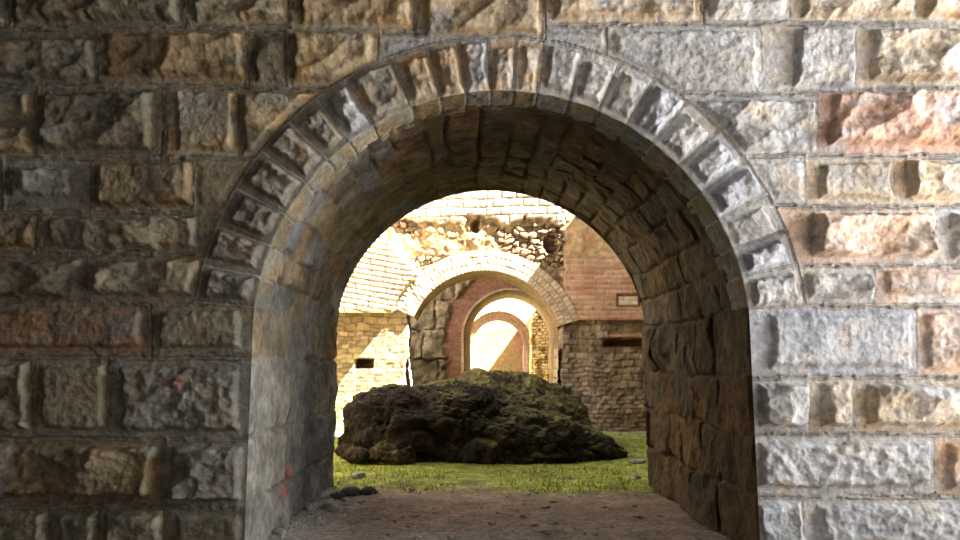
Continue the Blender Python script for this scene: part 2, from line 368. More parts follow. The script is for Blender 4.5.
for k in range(len(cuts)-1):
    m = ci == k
    if not m.any(): continue
    jamb = cuts[k+1] < L1+.15 or cuts[k] > L1+L2-.15
    js = [0.0]; 
    first = True
    while js[-1] < DEPTH+.2:
        if jamb: js.append(js[-1] + ((1.0 + .45*prg.random()) if first and cuts[k] < L1 else (.75 + .3*prg.random()) if first else .35+.55*prg.random()))
        else: js.append(js[-1] + (.40+.35*prg.random() if first else .3+.5*prg.random()))
        first = False
    js = np.array(js); js[0] = -.2
    w = WY[m]; s_ = WS[m]; bi = np.clip(np.searchsorted(js, w)-1, 0, len(js)-2)
    d = np.minimum.reduce([w-js[bi], js[bi+1]-w, s_-cuts[k], cuts[k+1]-s_])
    hb = prg.random(len(js))*.03; tl = (prg.random(len(js))-.5)*.08; tl2 = (prg.random(len(js))-.5)*.09
    hb[0] = .012; tl[0] *= .15; tl2[0] *= .15
    if jamb: hb[0] = .02; hb[1:] *= 1.2
    sp = .4 + .6*sm(.3, 1.8, w)
    hh = hb[bi] + (tl[bi]*(w-(js[bi]+js[bi+1])/2) + tl2[bi]*(s_-(cuts[k]+cuts[k+1])/2))
    a_, _, _, _ = cells(w*3.2+k*3, s_*3.2, k, 1.1)
    hh = hh + sp*(.038*a_) + .024*fbm(w*6, s_*6, k, 4, 3)*(.5+sp)
    jj = sm(.03, .006, d)
    jj = jj*sm(-.25, .3, fbm(w*2.3, s_*2.3, 17, 3, 6)); hh = hh*(1-jj) - .014*jj*(.4+sp)
    H[m] = hh
    pc = pal[prg.integers(0, len(pal), len(js))]; 
    if jamb and cuts[k] < L1: pc[0] = ((.46, .43, .36) if k % 2 else (.38, .36, .31)); pc[1:] = np.array([(.23, .24, .26), (.19, .19, .20), (.27, .26, .24)])[prg.integers(0, 3, len(js)-1)]
    c = pc[bi]*(1+.25*fbm(w*5, s_*5, 1, 4, 4))[:, None]
    C[m] = mix(c, (.24, .22, .19), jj*.5)
# moss/ochre stains over the crown; right side warm rock with its shade painted in
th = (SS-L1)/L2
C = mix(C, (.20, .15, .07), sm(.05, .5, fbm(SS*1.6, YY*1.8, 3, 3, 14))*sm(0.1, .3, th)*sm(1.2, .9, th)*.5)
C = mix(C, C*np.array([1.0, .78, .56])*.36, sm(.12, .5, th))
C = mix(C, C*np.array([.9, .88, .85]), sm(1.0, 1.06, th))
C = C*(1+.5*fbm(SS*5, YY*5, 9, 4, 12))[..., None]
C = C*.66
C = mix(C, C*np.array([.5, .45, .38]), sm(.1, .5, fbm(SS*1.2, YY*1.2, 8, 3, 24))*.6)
C = mix(C, (.5, .12, .10), sm(-.1, .3, fbm(SS*9, YY*9, 2, 3, 7))*sm(.20, .06, np.abs(YY-1.28))*sm(.6, .5, SS)*sm(.18, .25, SS)*.8)
H = H - .02 - .05*sm(.03, 0, YY)*0
H = np.where(YY < .02, np.minimum(H, 0), H)
crown = sm(L1-.1, L1+1.0, SS)*sm(L1+L2+.1, L1+L2-1.0, SS)
H = H - crown*sm(1.5, 3.6, YY)*(.085 + .35*H)
edge_fall = sm(0, .12, DEPTH-YY); H = H*(.5+.5*edge_fall) + .02*sm(2.6, 3.6, YY) - .02*(1-edge_fall)*(1+2*fbm(SS*4, 0, 0, 3, 2))
# rough boulders near the far end of the right jamb
Hb = sm(.55, .1, np.hypot((YY-3.0)*.9, (SS-(LT-1.75))*1.3)); H = H + .10*Hb*(1+.5*fbm(SS*6, YY*6, 0, 3, 9))
x, z, nx, nz = path(SS)
# behind the ring the soffit starts a hair inside the voussoir strip
inring = sm(.36, .34, YY)*sm(cuts[4]-.005, cuts[4]+.005, SS)*sm(LT-Rz[0]+.005, LT-Rz[0]-.005, SS)
H = H*(1-inring) - .05*inring
fadeY = np.where((YY < .03), 0, 1)
X = x + nx*H; Z = z + nz*H; Yv = YY + .02*fbm(SS*5, 3, 0, 3, 3)*sm(3.2, 3.6, YY)
H0 = sm(0, .04, YY)
nonring = 1-inring
X = np.where((YY < .03) & (nonring > .5), x + nx*H*H0, X)
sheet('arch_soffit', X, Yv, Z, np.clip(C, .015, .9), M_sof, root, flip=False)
# rear face of the wall with the arch hole, its top and sides
thp = np.linspace(0, math.pi, 61)
inner = [(ax-ri-.02, -.05)] + [(ax-(ri+.02)*math.cos(t), az+(ri+.02)*math.sin(t)) for t in thp] + [(ax+ri+.02, -.05)]
n = len(inner); co = []
for (u, w) in inner: co.append((u, DEPTH-.005, w))
for i, (u, w) in enumerate(inner):
    if i == 0: q = (-6.0, -.05)
    elif i == n-1: q = (6.0, -.05)
    else:
        t = (i-1)/(n-3); 
        q = (-6, -.05+6.6*t*4) if t < .25 else ((-6+12*(t-.25)*2, 6.55) if t < .75 else (6, -.05+6.6*(1-t)*4))
    co.append((q[0], DEPTH-.005, q[1]))
f = [(i, i+1, n+i+1, n+i) for i in range(n-1)]
raw_mesh('rear_masonry', co, f, np.full((len(co), 3), (.3, .25, .19)), M_sof, root, False)
# plain masonry beyond the traced part, closing the wall up to the roof
for nm, b_ in (('upper_masonry', (-6, 6, .02, DEPTH-.01, 4.74, 6.5)), ('side_masonry', (-6, -4.34, .02, DEPTH-.01, -.05, 4.75)), ('side_masonry', (4.34, 6, .02, DEPTH-.01, -.05, 4.75))):
    box(nm, *b_, M_plain, root)

# =================================================================== BACK WALL (far side of the yard)
YB = 12.0; SB = 750/(YB+6.1)
def bricks(u, v, bw, bh, s, jw=.13, off=.5):
    r = np.floor(v/bh); uu = u/bw + off*(r % 2) + .25*h3(r.astype(int), 0, 0, s)
    c = np.floor(uu); fu = np.abs(uu-c-.5)*2; fv = np.abs(v/bh-r-.5)*2
    d = np.minimum((1-fu)*bw/2, (1-fv)*bh/2)
    rnd = h3(c.astype(int), r.astype(int), 4, s)
    return d, rnd
def back_field(px, py):
    sh = px.shape; H = np.zeros(sh); C = np.zeros(sh+(3,))
    nA = fbm(px/14, py/14, 0, 4, 3); nB = fbm(px/5, py/5, 0, 3, 13); nC = fbm(px/30, py/30, 2, 3, 23)
    # base: tan render
    C[:] = (.30, .205, .105); C *= (1+.25*nA+.15*nB)[..., None]; H += .06*nA+.03*nB
    C = mix(C, (.13, .08, .045), sm(.15, .5, fbm(px/10, py/8, 7, 3, 9))*.8)
    # rubble belt
    _, f1, e, cid = cells((px+py*.2)/8.5+.5*nB, py/5.8+.5*nA, 5, 1)
    rub = sm(.08, .22, e)
    Cr = mix((.07, .045, .03), np.array([.30, .21, .125])[None]*(.5+.9*cid[..., None])*(1+.4*nB)[..., None], rub)
    belt = sm(-4, 2, py-(226+6*nA)) * sm(5, -2, py-(263+8*nC)) * sm(0, 8, px-490+18*nA) * sm(6, 0, px-563-6*nB)
    lump = sm(30, 12, np.hypot(px-428, (py-262+ (px-428)*-.12)*3.2)+6*nA) + sm(20, 8, np.hypot(px-408, (py-226)*1.6)+7*nA)
    mk = np.clip(np.maximum(belt, lump), 0, 1)
    C = mix(C, Cr, mk); H = H*(1-mk) + mk*(-.05+.05*rub*(.4+cid)+.02*nB)
    hol = sm(9, 3, np.hypot((px-551), (py-245)*.75)+2*nB) + sm(6, 2, np.hypot(px-476, (py-226)*.7)+2*nB)*.8
    H -= .35*np.clip(hol, 0, 1); C = mix(C, (.10, .06, .04), np.clip(hol, 0, 1)*.5)
    # big pale bricks above
    d, r = bricks(px + 2*nC, py + .03*(px-490)+1.2*nC, 15, 8.3, 3)
    jt = sm(.4, 1.3, d+.5*nB)
    Cb = mix((.46, .33, .20), np.array([.84, .74, .56])[None]*(.75+.45*r[..., None]), jt)
    Cb = mix(Cb, (.36, .24, .14), sm(.25, .5, fbm(px/9, py/6, 3, 3, 33))*.8)
    m = sm(3, -1, py-(222+8*nA - 4*sm(560, 540, px)))*sm(3, -2, px-565-6*nB)*sm(-2, 4, px-395+.9*(py-215))
    C = mix(C, Cb, m); H = H*(1-m)+m*(.05+.018*jt+.015*r)
    # left brick springing
    vv = py - .17*(px-340)
    d, r = bricks(px, vv + 1.2*nC, 30, 5.4, 8)
    jt = sm(.25, 1.1, d+.4*nB)
    Cb = mix((.30, .17, .10), np.array([.72, .60, .46])[None]*(.8+.35*r[..., None]), jt)
    Cb = mix(Cb, (.70, .60, .44), sm(252, 244, py)*.8)
    lim = 372 + .95*(py-226) + 5*nA
    m = sm(3, -1, px-np.minimum(lim, 420))*sm(-2, 2, py-(229+3*nB+.1*(px-380)))
    C = mix(C, Cb, m); H = H*(1-m) + m*(.05+.05*jt)
    # right brick springing
    d, r = bricks(px, py + .8*nC, 26, 5.1, 9)
    jt = sm(.1, .8, d+.3*nB)
    Cb = mix((.58, .47, .35), np.stack([.44+.14*r, .21+.13*r, .13+.09*r], -1), jt)
    Cb = mix(Cb, (.60, .44, .28), sm(.2, .5, nA)*.6)
    m = sm(-1.5, 1.5, py-(258+4*nA+ 6*sm(615, 640, px)))*sm(-2, 2, px-(563+5*nB))
    Cb = mix(Cb, (.50, .36, .22), sm(.0, .5, fbm(px/9, py/5, 3, 4, 91))*.45)
    C = mix(C, Cb, m); H = H*(1-m) + m*(.03+.02*jt)
    # pale set stone in the right brickwork
    bx = sm(0, 1.2, np.minimum.reduce([px-618, 639-px, py-296, 306-py])); C = mix(C, (.66, .54, .38), bx)
    bx2 = sm(0, 1.2, np.minimum.reduce([px-616, 641-px, py-293.5, 308-py]))*(1-bx); H -= .06*bx2; C = mix(C, (.18, .10, .07), bx2*.8)
    # plaster, right
    m = sm(2, -2, py-(257+4*nA+6*sm(615, 640, px)))*sm(-2, 3, px-(566+4*nB - .05*(py-220)))
    Cp = mix((.58, .40, .22), (.42, .25, .13), sm(-.1, .5, fbm(px/16, py/22, 4, 3, 44))); C = mix(C, Cp*(1+.25*nB)[..., None], m); H = H*(1-m)+m*(.05*nA)
    return H, np.clip(C, .02, .9)
def lower_field(px, py):
    nA = fbm(px/14, py/14, 0, 4, 3); nB = fbm(px/4, py/4, 0, 3, 13)
    d, r = bricks(px+3*nA, py+2.4*fbm(px/18, py/14, 5, 3, 2), 13, 7.2, 15)
    d2, r2 = bricks(px+3*nA, py+2.4*nA, 8.5, 4.6, 25)
    sel = fbm(px/22, py/16, 9, 2, 66) > -.05
    d = np.where(sel, d, d2); r = np.where(sel, r, r2)
    jt = sm(.15, 1.2, d+.5*nB)
    C = mix((.28, .23, .17), np.stack([.34+.22*r, .27+.20*r, .19+.17*r], -1), jt)
    C = mix(C, (.5, .47, .42), sm(.72, .9, r)*jt*.7)
    C = mix(C, C*np.array([.6, .52, .42]), sm(0, .5, fbm(px/25, py/18, 1, 3, 6))*.8)
    C = mix(C, C*np.array([.55, .5, .38]), sm(590, 625, px)*.6)
    C = mix(C, C*np.array([.72, .68, .66])*(1+.5*nA)[..., None], sm(480, 520, px))
    C = mix(C, np.array([.29, .20, .12])*(.5+.9*r)[..., None]*(.5+.5*jt)[..., None], sm(430, 400, px)*.9)
    C = mix(C, (.18, .14, .07), sm(600, 615, px)*sm(336, 330, py)*.6)
    H = (.022*jt + .035*r + .06*nA + .02*nB)*(.25+.75*sm(440, 520, px))
    hr = sm(0, 1.2, np.minimum.reduce([px-604+2*nB, 660-px, py-339, 347-py])); H -= .5*hr; C = mix(C, (.2, .08, .04), hr*.6)
    lint = sm(0, 1.2, np.minimum.reduce([px-606, 660-px, py-334, 338.5-py])); H += .08*lint; C = mix(C, (.42, .20, .12), lint)
    hl = sm(0, 1.0, np.minimum.reduce([px-355, 373.5-px, py-358.5, 368.5-py])); H -= .6*hl
    return H, np.clip(C, .02, .9)
def back_grid(Y, x0, x1, z0, z1, fn, s, keepf, sgn=-1.0):
    X, Z = np.meshgrid(lin(x0, x1, s), lin(z0, z1, s)); px, py = proj(X, np.full_like(X, Y), Z)
    H, C = fn(px, py); k = keepf(px, py, X, Z)
    return X, Y - H, Z, C, k[:-1, :-1]
rootB = bpy.data.objects.new('wall_back', None); col.objects.link(rootB); tag(rootB, 'ruined brick and rubble wall across the far side of the yard, with an arched opening', None, None, 'structure')
acx, acz = Pf(484.5, 349, YB); ra = 78/SB; rb = 99/SB
_, zsprL = Pf(370, 311.5, YB); _, zsprR = Pf(600, 320, YB)
hs = 1.0/SB
YLB = YB-.42
xl, _ = Pf(250, 312, YB); xr, _ = Pf(740, 312, YB); xm = acx
def k1(px, py, X, Z): return ~((np.hypot(X-acx, Z-acz) < rb-.06))
X, Yv, Z, C, k = back_grid(YB, xl, xm, zsprL, 6.4, back_field, hs, k1)
sheet('upper_brickwork', X, Yv, Z, C, M_brk, rootB, keep=k, skirt=(0, .5, 0))
X, Yv, Z, C, k = back_grid(YB, xm, xr, zsprR, 6.4, back_field, hs, k1)
sheet('upper_brickwork', X, Yv, Z, C, M_brk, rootB, keep=k, skirt=(0, .5, 0))
_, zb0 = Pf(370, 311.5, YLB); _, zb1 = Pf(370, 226, YLB); xlb, _ = Pf(250, 312, YLB)
Zr = lin(zb0, zb1, hs); _xx = []
for z_ in Zr:
    _, py_ = proj(0.0, YLB, z_); py_ = float(py_)
    xo = 484.5-math.sqrt(max(0, 101**2-(py_-349)**2)) if py_ > 262 else 1e3
    xi = 372+.95*(py_-226)+4*float(fbm(py_/7, 0, 0, 3, 8))
    _xx.append(Pf(min(xo, xi), py_, YLB)[0])
_xx = np.array(_xx); T_ = np.linspace(0, 1, 170)[None, :]
Xb = xlb + (_xx[:, None]-xlb)*T_; Zb = np.repeat(Zr[:, None], 170, 1); pxb_, pyb_ = proj(Xb, np.full_like(Xb, YLB), Zb)
Hb_, Cb_ = back_field(pxb_, pyb_)
sheet('brick_springing', Xb, YLB-Hb_*.7, Zb, Cb_, M_brk, rootB, skirt=(0, .5, 0))
YL = YB+.05
xjl = acx-ra; xjr = acx+ra
def kall(px, py, X, Z): return np.ones(X.shape, bool)
X, Yv, Z, C, k = back_grid(YL, xl, xjl, -.1, zsprL+.1, lower_field, hs, kall)
Zn = (Z-zsprL)
sheet('lower_rubble', X + .10*fbm(Z*2.2, 1, 0, 3, 5)*sm(xjl-.5, xjl, X), Yv, Z, C, M_brk, rootB, skirt=(0, .9, 0))
YL += .12
X, Yv, Z, C, k = back_grid(YL, xjr, xr, -.1, zsprR+.1, lower_field, hs, kall)
sheet('lower_rubble', X + .06*fbm(Z*2.2, 4, 0, 3, 5)*sm(xjr+.4, xjr, X), Yv, Z, C, M_brk, rootB, skirt=(0, .9, 0))
# loose box-like stone jutting from the left lower wall, above the socket
xa, za = Pf(356, 351, YL-.1); xb, zb = Pf(378, 358, YL-.1)
# brick ring of three courses
def ring(name, cx, cz, r0, r1, a0, a1, Y, rows, nb, ca, cb, mort, parent, s, depth, mat=M_brk, ragged=0):
    na = int(math.radians(a1-a0)*r1/.024); nr = max(8, int((r1-r0)/.02))
    A, R = np.meshgrid(np.linspace(a0, a1, na), np.linspace(r0, r1, nr))
    v = (R-r0)/(r1-r0)*rows; u = np.radians(A)*r1*nb
    r = np.floor(np.clip(v, 0, rows-1e-4)); uu = u + .5*(r % 2); c = np.floor(uu)
    du = (1-np.abs(uu-c-.5)*2)/nb/2; dv = (1-np.abs(v-r-.5)*2)*(r1-r0)/rows/2
    jt = sm(.004, .018, np.minimum(du, dv)); rn = h3(c.astype(int), r.astype(int), 2, s)
    n_ = fbm(A*.2, R*6, s, 3, 4)
    C = mix(mort, mix(ca, cb, rn)*(1+.2*n_)[..., None], jt); H = .010*jt+.006*rn+.012*n_
    X = cx+R*np.cos(np.radians(A)); Z = cz+R*np.sin(np.radians(A)); Yv = Y-H
    yb = np.linspace(0, depth, int(depth/.06)+2)[1:]
    Ai = np.repeat(A[:1], len(yb), 0)
    ui = np.radians(Ai)*r1*nb; vi = yb[:, None]/.22; ri_ = np.floor(vi); ui = ui+.5*(ri_ % 2); c2 = np.floor(ui)
    jti = sm(.05, .2, np.minimum(1-np.abs(ui-c2-.5)*2, (1-np.abs(vi-ri_-.5)*2)*.9)); rni = h3(c2.astype(int), np.broadcast_to(ri_, c2.shape).astype(int), 3, s)
    Ci = mix(mort, mix(ca, cb, rni), jti)
    X = np.vstack([(cx+(r0-.01*jti)*np.cos(np.radians(Ai)))[::-1], X]); Z = np.vstack([(cz+(r0-.01*jti)*np.sin(np.radians(Ai)))[::-1], Z])
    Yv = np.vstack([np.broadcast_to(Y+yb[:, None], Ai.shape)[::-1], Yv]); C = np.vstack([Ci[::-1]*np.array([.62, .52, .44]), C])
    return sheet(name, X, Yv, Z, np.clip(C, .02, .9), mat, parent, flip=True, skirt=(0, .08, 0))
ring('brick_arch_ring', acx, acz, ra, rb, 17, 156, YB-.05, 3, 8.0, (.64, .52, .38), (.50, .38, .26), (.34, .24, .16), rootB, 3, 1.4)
# jamb reveals under the ring
def reveal(name, x, z0, z1, y0, y1, side, cfn, parent, s, wob=.07, cx2=0):
    Yg, Zg = np.meshgrid(lin(y0, y1, .04), lin(z0, z1, .04))
    d, r = bricks(Yg*40, Zg*40, 22, 10, s); jt = sm(.2, 1.3, d)
    n_ = fbm(Yg*2.5, Zg*2.5, s, 4, 3)
    H = .03*jt + .03*r + wob*n_
    C = mix(np.array([.2, .16, .12]), cfn(r)*(1+.25*n_)[..., None], jt)
    return sheet(name, x + side*H + cx2*(Yg-y0)/(y1-y0), Yg, Zg, np.clip(C, .02, .9), M_brk, parent)
gr = lambda r: np.stack([.24+.14*r, .22+.13*r, .18+.11*r], -1)
_zl = acz + ra*math.sin(math.radians(156))
reveal('arch_jamb', xjl+.05, -.1, acz+.05, YL-.02, YB+1.4, 1, gr, rootB, 4)
reveal('arch_jamb', xjr-.05, -.1, acz+.05, YL-.02, YB+1.4, -1, lambda r: np.stack([.42+.14*r, .32+.13*r, .2+.11*r], -1), rootB, 5)
# top of the back wall and rear thickness
box('wall_head', xl, xr, YB+.45, YB+1.35, 4.4, 7.2, M_plain, rootB)
box('wall_core', xl, xjl-.35, YB+1.1, YB+1.35, -.05, 4.4, M_plain, rootB)
box('wall_core', xjr+.35, xr, YB+1.1, YB+1.35, -.05, 4.4, M_plain, rootB)

# =================================================================== INNER ARCHWAYS
# second archway: grey stone and red brick, in the covered bay behind the back wall
YI = 18.0; SI = 750/(YI+6.1)
icx, icz = Pf(511, 338, YI); r_i = 48/SI
rI = bpy.data.objects.new('brick_archway', None); col.objects.link(rI); rI.location = (icx, YI, 0)
tag(rI, 'red brick archway with grey stone flank seen through the yard wall opening', 'archway')
def par(o, p):      # keep world place under a root that stands elsewhere
    o.parent = p; o.matrix_parent_inverse = Matrix.Translation(-p.location); return o
def inner_field(px, py):
    nA = fbm(px/10, py/10, 0, 4, 3); nB = fbm(px/3, py/3, 0, 3, 13)
    r = np.hypot(px-511, np.minimum(py-338, 0))
    dA, rA = bricks(px+3*nA, py+3*nA, 34, 30, 31); jt = sm(.3, 1.4, dA+nB)
    C1 = mix((.16, .14, .12), np.stack([.20+.09*rA, .175+.08*rA, .13+.07*rA], -1)*(1+.5*nA+.2*nB)[..., None], jt)
    dB, rB = bricks(px, py, 7, 2.6, 32); jb = sm(.05, .6, dB)
    C2 = mix((.34, .26, .22), np.stack([.32+.10*rB, .125+.05*rB, .10+.05*rB], -1), jb*.8)
    C2 = mix(C2, (.22, .17, .14), sm(.1, .4, nA)*.5)
    m = sm(68, 62, r+4*nA + 4*sm(338, 300, py)*-1)
    C = mix(C1, C2, m); C = mix(C, (.70, .58, .44), sm(50.5, 49, r))  # pale rim paints the lit edge of the opening
    H = mix(np.stack([.08*jt+.10*rA+.12*nA], -1), np.stack([.02*jb], -1), m)[..., 0]
    return H, np.clip(C, .02, .9)
def ki(px, py, X, Z): return ~(((np.hypot(X-icx, Z-icz) < r_i) & (Z > icz)) | ((np.abs(X-icx) < r_i) & (Z <= icz)))
X, Yv, Z, C, k = back_grid(YI, -3.2, 5.2, -.05, 5.15, inner_field, .035, ki)
par(sheet('stone_face', X, Yv, Z, C, M_brk, None, keep=k), rI)
# tapering reveal of the second archway
tcx, tcz = Pf(509.5, 337.5, 22.0); tr = 39/(750/28.1)
def taper(name, c0, z0, r0, y0, c1, z1, r1, y1, cf, parent, s, n=5):
    sp = np.concatenate([np.linspace(-1.7, 0, 30)[:-1], np.linspace(0, math.pi, 120), np.linspace(math.pi, math.pi+1.7, 30)[1:]])
    t = np.linspace(0, 1, max(int((y1-y0)/.08), n))
    SPp, T = np.meshgrid(sp, t)
    th = np.clip(SPp, 0, math.pi); dn = np.where(SPp < 0, -SPp, np.where(SPp > math.pi, SPp-math.pi, 0))
    R = r0+(r1-r0)*T; cx = c0+(c1-c0)*T; cz = z0+(z1-z0)*T
    u = SPp*r0; v = T*(y1-y0)
    d, r = bricks(v*40, u*40, 9, 3.4, s); jt = sm(.1, .9, d); n_ = fbm(u*2, v*2, s, 3, 3)
    R = R - .012*jt - .02*n_
    X = cx - R*np.cos(th); Z = cz + R*np.sin(th) - dn/1.7*(cz+.02)
    C = mix((.3, .2, .13), cf(r)*(1+.3*n_)[..., None], jt)
    return sheet(name, X, y0+v, Z, np.clip(C, .02, .9), M_brk, parent)
par(taper('arch_soffit', icx, icz, r_i, YI-.02, tcx, tcz, tr, 22.0, lambda r: np.stack([.38+.10*r, .24+.07*r, .14+.05*r], -1), None, 6), rI)
# rear face of that archway (sunlit side unseen) closes the bay
thp = np.linspace(0, math.pi, 41)
inner = [(tcx-tr, -.05)] + [(tcx-tr*math.cos(t), tcz+tr*math.sin(t)) for t in thp] + [(tcx+tr, -.05)]
n = len(inner); co = [(u, 22.0, w) for u, w in inner]
for i in range(n):
    t = 0 if i == 0 else 1 if i == n-1 else (i-1)/(n-3)
    q = (-3.2, -.05+5.25*t*4) if t < .25 else ((-3.2+8.4*(t-.25)*2, 5.2) if t < .75 else (5.2, -.05+5.25*(1-t)*4))
    co.append((q[0], 22.0, q[1]))
par(raw_mesh('rear_face', co, [(i, i+1, n+i+1, n+i) for i in range(n-1)], np.full((len(co), 3), (.5, .4, .3)), M_brk, None, False), rI)
# roof and side walls over the covered bay; left strip open to admit sun
ceil2 = box('ceiling', -1.5, 5.3, YB+1.3, 22.1, 5.27, 5.6, M_plain); tag(ceil2, kind='structure')

# broken pier of rough orange brick behind the second archway
pxa, pza = Pf(531.5, 300, 25.0); pxb, _ = Pf(566, 300, 25.0)
def pier_field(px, py):
    nA = fbm(px/6, py/6, 0, 4, 3); nB = fbm(px/2.5, py/2.5, 0, 3, 13)
    d, r = bricks(px+1.5*nA, py+1.5*nA, 6, 3.1, 44); jt = sm(.0, .7, d+.4*nB)
    C = mix((.26, .15, .08), np.stack([.66+.16*r, .44+.18*r, .24+.14*r], -1), jt); miss = sm(.05, .3, nA); C = mix(C, (.24, .14, .07), miss*.8)
    return .06*jt+.05*r-.15*miss, np.clip(C, .02, .9)
X, Yv, Z, C, k = back_grid(25.0, pxa, pxb+1.2, -.05, 4.2, pier_field, .035, kall)
rag = sm(3.1, 3.5, Z)*.5
pier = sheet('brick_pier', X + .05*fbm(Z*3, 0, 0, 3, 4)+.25*sm(3.3, 4.2, Z)*sm(pxa+.5, pxa, X), Yv, Z, C, M_brk, skirt=(0, 1.2, 0))
tag(pier, 'broken pier of rough orange brick between the two innermost archways', 'pier')

# third archway
YT = 32.0; ST = 750/(YT+6.1)
t3x, t3z = Pf(498.5, 345, YT); r3 = 26/ST
rT = bpy.data.objects.new('brick_archway', None); col.objects.link(rT); rT.location = (t3x, YT, 0)
tag(rT, 'smallest and farthest archway, pinkish brick ring in a pale sunlit wall', 'archway')
def third_field(px, py):
    nA = fbm(px/6, py/6, 0, 4, 3); d, r = bricks(px, py, 5, 2.2, 54); jt = sm(0, .6, d)
    C = mix((.62, .5, .36), np.stack([.78+.08*r, .66+.08*r, .46+.08*r], -1), jt)*(1+.15*nA)[..., None]
    return .01*jt+.01*nA, np.clip(C, .02, .9)
def kt(px, py, X, Z): return ~(((np.hypot(X-t3x, Z-t3z) < r3+.38) & (Z > t3z)) | ((np.abs(X-t3x) < r3+.38) & (Z <= t3z)))
X, Yv, Z, C, k = back_grid(YT, -3.0, 6.95, -.05, 6.4, third_field, .05, kt)
par(sheet('wall_face', X, Yv, Z, C, M_brk, None, keep=k), rT)
_t = np.radians(np.linspace(0, 180, 60)); _e = r3+.40
_pts = [(t3x+_e, -.05)] + [(t3x+_e*math.cos(t), t3z+_e*math.sin(t)) for t in _t] + [(t3x-_e, -.05)]
_co = [(u, YT-.03, w) for u, w in _pts] + [(u, YT+.6, w) for u, w in _pts]; _n = len(_pts)
par(raw_mesh('outer_reveal', _co, [(i, i+1, _n+i+1, _n+i) for i in range(_n-1)], np.full((len(_co), 3), (.5, .38, .26)), M_brk, None, False), rT)
par(ring('brick_ring', t3x, t3z, r3, r3+.42, 0, 180, YT+.22, 2, 7, (.28, .15, .10), (.22, .12, .09), (.30, .2, .15), None, 8, .9), rT)  # brick colour darkened for shade; set back so the wall face shades it
for sd in (-1, 1):
    j = reveal('arch_jamb', t3x+sd*(r3+.02), -.05, t3z+.02, YT+.2, YT+1.1, -sd, lambda r: np.stack([.36+.08*r, .20+.08*r, .15+.07*r], -1), None, 9, .02); par(j, rT)
    xx = sorted([t3x+sd*r3, t3x+sd*(r3+.38)])
    par(box('arch_pier', xx[0], xx[1], YT+.2, YT+.6, -.05, t3z, stone_mat('pink_brick', .4, 6, .2, flat=(.34, .20, .15)), None), rT)
# end wall
def end_field(px, py):
    nA = fbm(px/8, py/8, 0, 4, 3); d, r = bricks(px, py, 5, 2.3, 64); jt = sm(0, .6, d)
    C = mix((.36, .22, .16), np.stack([.42+.05*r, .19+.04*r, .13+.03*r], -1), jt)*(1+.15*nA)[..., None]
    C = mix(C, (.42, .30, .16), sm(520, 505, px + .5*(345-py))*.8)  # diagonal split paints sunlit tan against pink shade
    return .01*jt, np.clip(C, .02, .9)
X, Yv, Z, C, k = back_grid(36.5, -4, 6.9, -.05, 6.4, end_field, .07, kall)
ew = sheet('wall_end', X, Yv, Z, C, M_brk); tag(ew, 'brick wall closing the view through every arch, painted sunlit tan and shaded pink', None, None, 'structure')

# =================================================================== SIDE WALLS, NEAR ROOM
def struct_box(nm, *a, label=None):
    o = box(nm, *a, M_lowbounce if a[2] < -5 else M_plain); tag(o, label, kind='structure'); return o
struct_box('wall_right', 5.0, 5.6, DEPTH+.01, 12.4, -.05, 8.57)  # unseen yard wall, height set so its shadow crosses the back wall
struct_box('wall_right', 5.0, 5.6, .05, 8.2, 8.57, 13.0)  # unseen raised section, added to keep the boulders in shade
struct_box('wall_right', 5.0, 5.6, .05, DEPTH, 6.51, 8.57)
struct_box('wall_left', -5.6, -5.0, DEPTH+.01, 12.4, -.05, 5.5)
struct_box('wall_right', 7.0, 7.5, 22.2, 36.6, -.05, 9.6)  # unseen, placed to cast the shadow on the end wall
struct_box('wall_left', -4.4, -4.0, 22.2, 36.6, -.05, 4.0)
struct_box('wall_left', -3.7, -3.3, YB+1.36, 22.1, -.05, 5.6)
struct_box('wall_right', 5.3, 5.7, YB+1.36, 22.1, -.05, 5.6)
struct_box('ceiling', -6.5, 9.5, -10, .02, 6.0, 6.4)  # unseen room shell, added to keep sky light off the front wall
struct_box('wall_rear', -6.5, 9.5, -10.4, -10, -.05, 6.4)
struct_box('wall_left', -6.9, -6.5, -10, .02, -.05, 6.4)

# =================================================================== GROUND
xs = np.concatenate([np.linspace(-8, -3.6, 12)[:-1], np.arange(-3.6, 4.2, .045), np.linspace(4.2, 11, 14)])
ys = np.concatenate([np.linspace(-11, -1.2, 16)[:-1], np.arange(-1.2, 6.2, .04), np.linspace(6.2, 13, 90)[1:], np.linspace(13, 38, 30)[1:]])
X, Yg = np.meshgrid(xs, ys)
def ground_h(x, y):
    return .035*fbm(x*.7, y*.7, 0, 3, 2) + .018*fbm(x*4, y*4, 0, 3, 7) + .05*sm(.35, 0, x-(ax-ri))*sm(-.3, .2, y)*sm(3.7, 3.4, y)
Z = ground_h(X, Yg)
n1 = fbm(X*1.1, Yg*1.1, 0, 4, 5); n2 = fbm(X*7, Yg*7, 0, 3, 6)
C = np.zeros(X.shape+(3,)); C[:] = (.22, .165, .13)
C *= (1+.3*n1+.3*n2)[..., None]
C = mix(C, (.34, .31, .31), sm(2.2, .2, Yg+.6*n1)*.75)
C = mix(C, (.33, .31, .29), sm(.7, .2, X-(ax-ri)+.3*n2)*sm(4, 3, Yg)*.8)
gm = sm(3.15, 3.75, Yg + .45*n1 + .2*n2 + .12*sm(0, 3, X))
C = mix(C, np.array([.26, .30, .05])*(1+.4*n1+.4*n2)[..., None], gm*.9)
C = mix(C, (.12, .09, .06), sm(.15, .5, fbm(X*2.2, Yg*2.2, 4, 3, 9))*gm*.7)
C = mix(C, (.40, .42, .28), sm(10.3, 11.3, Yg+n1)*.5)
fl = sheet('floor', X, Yg, Z, np.clip(C, .01, .9), M_dirt); tag(fl, kind='structure')

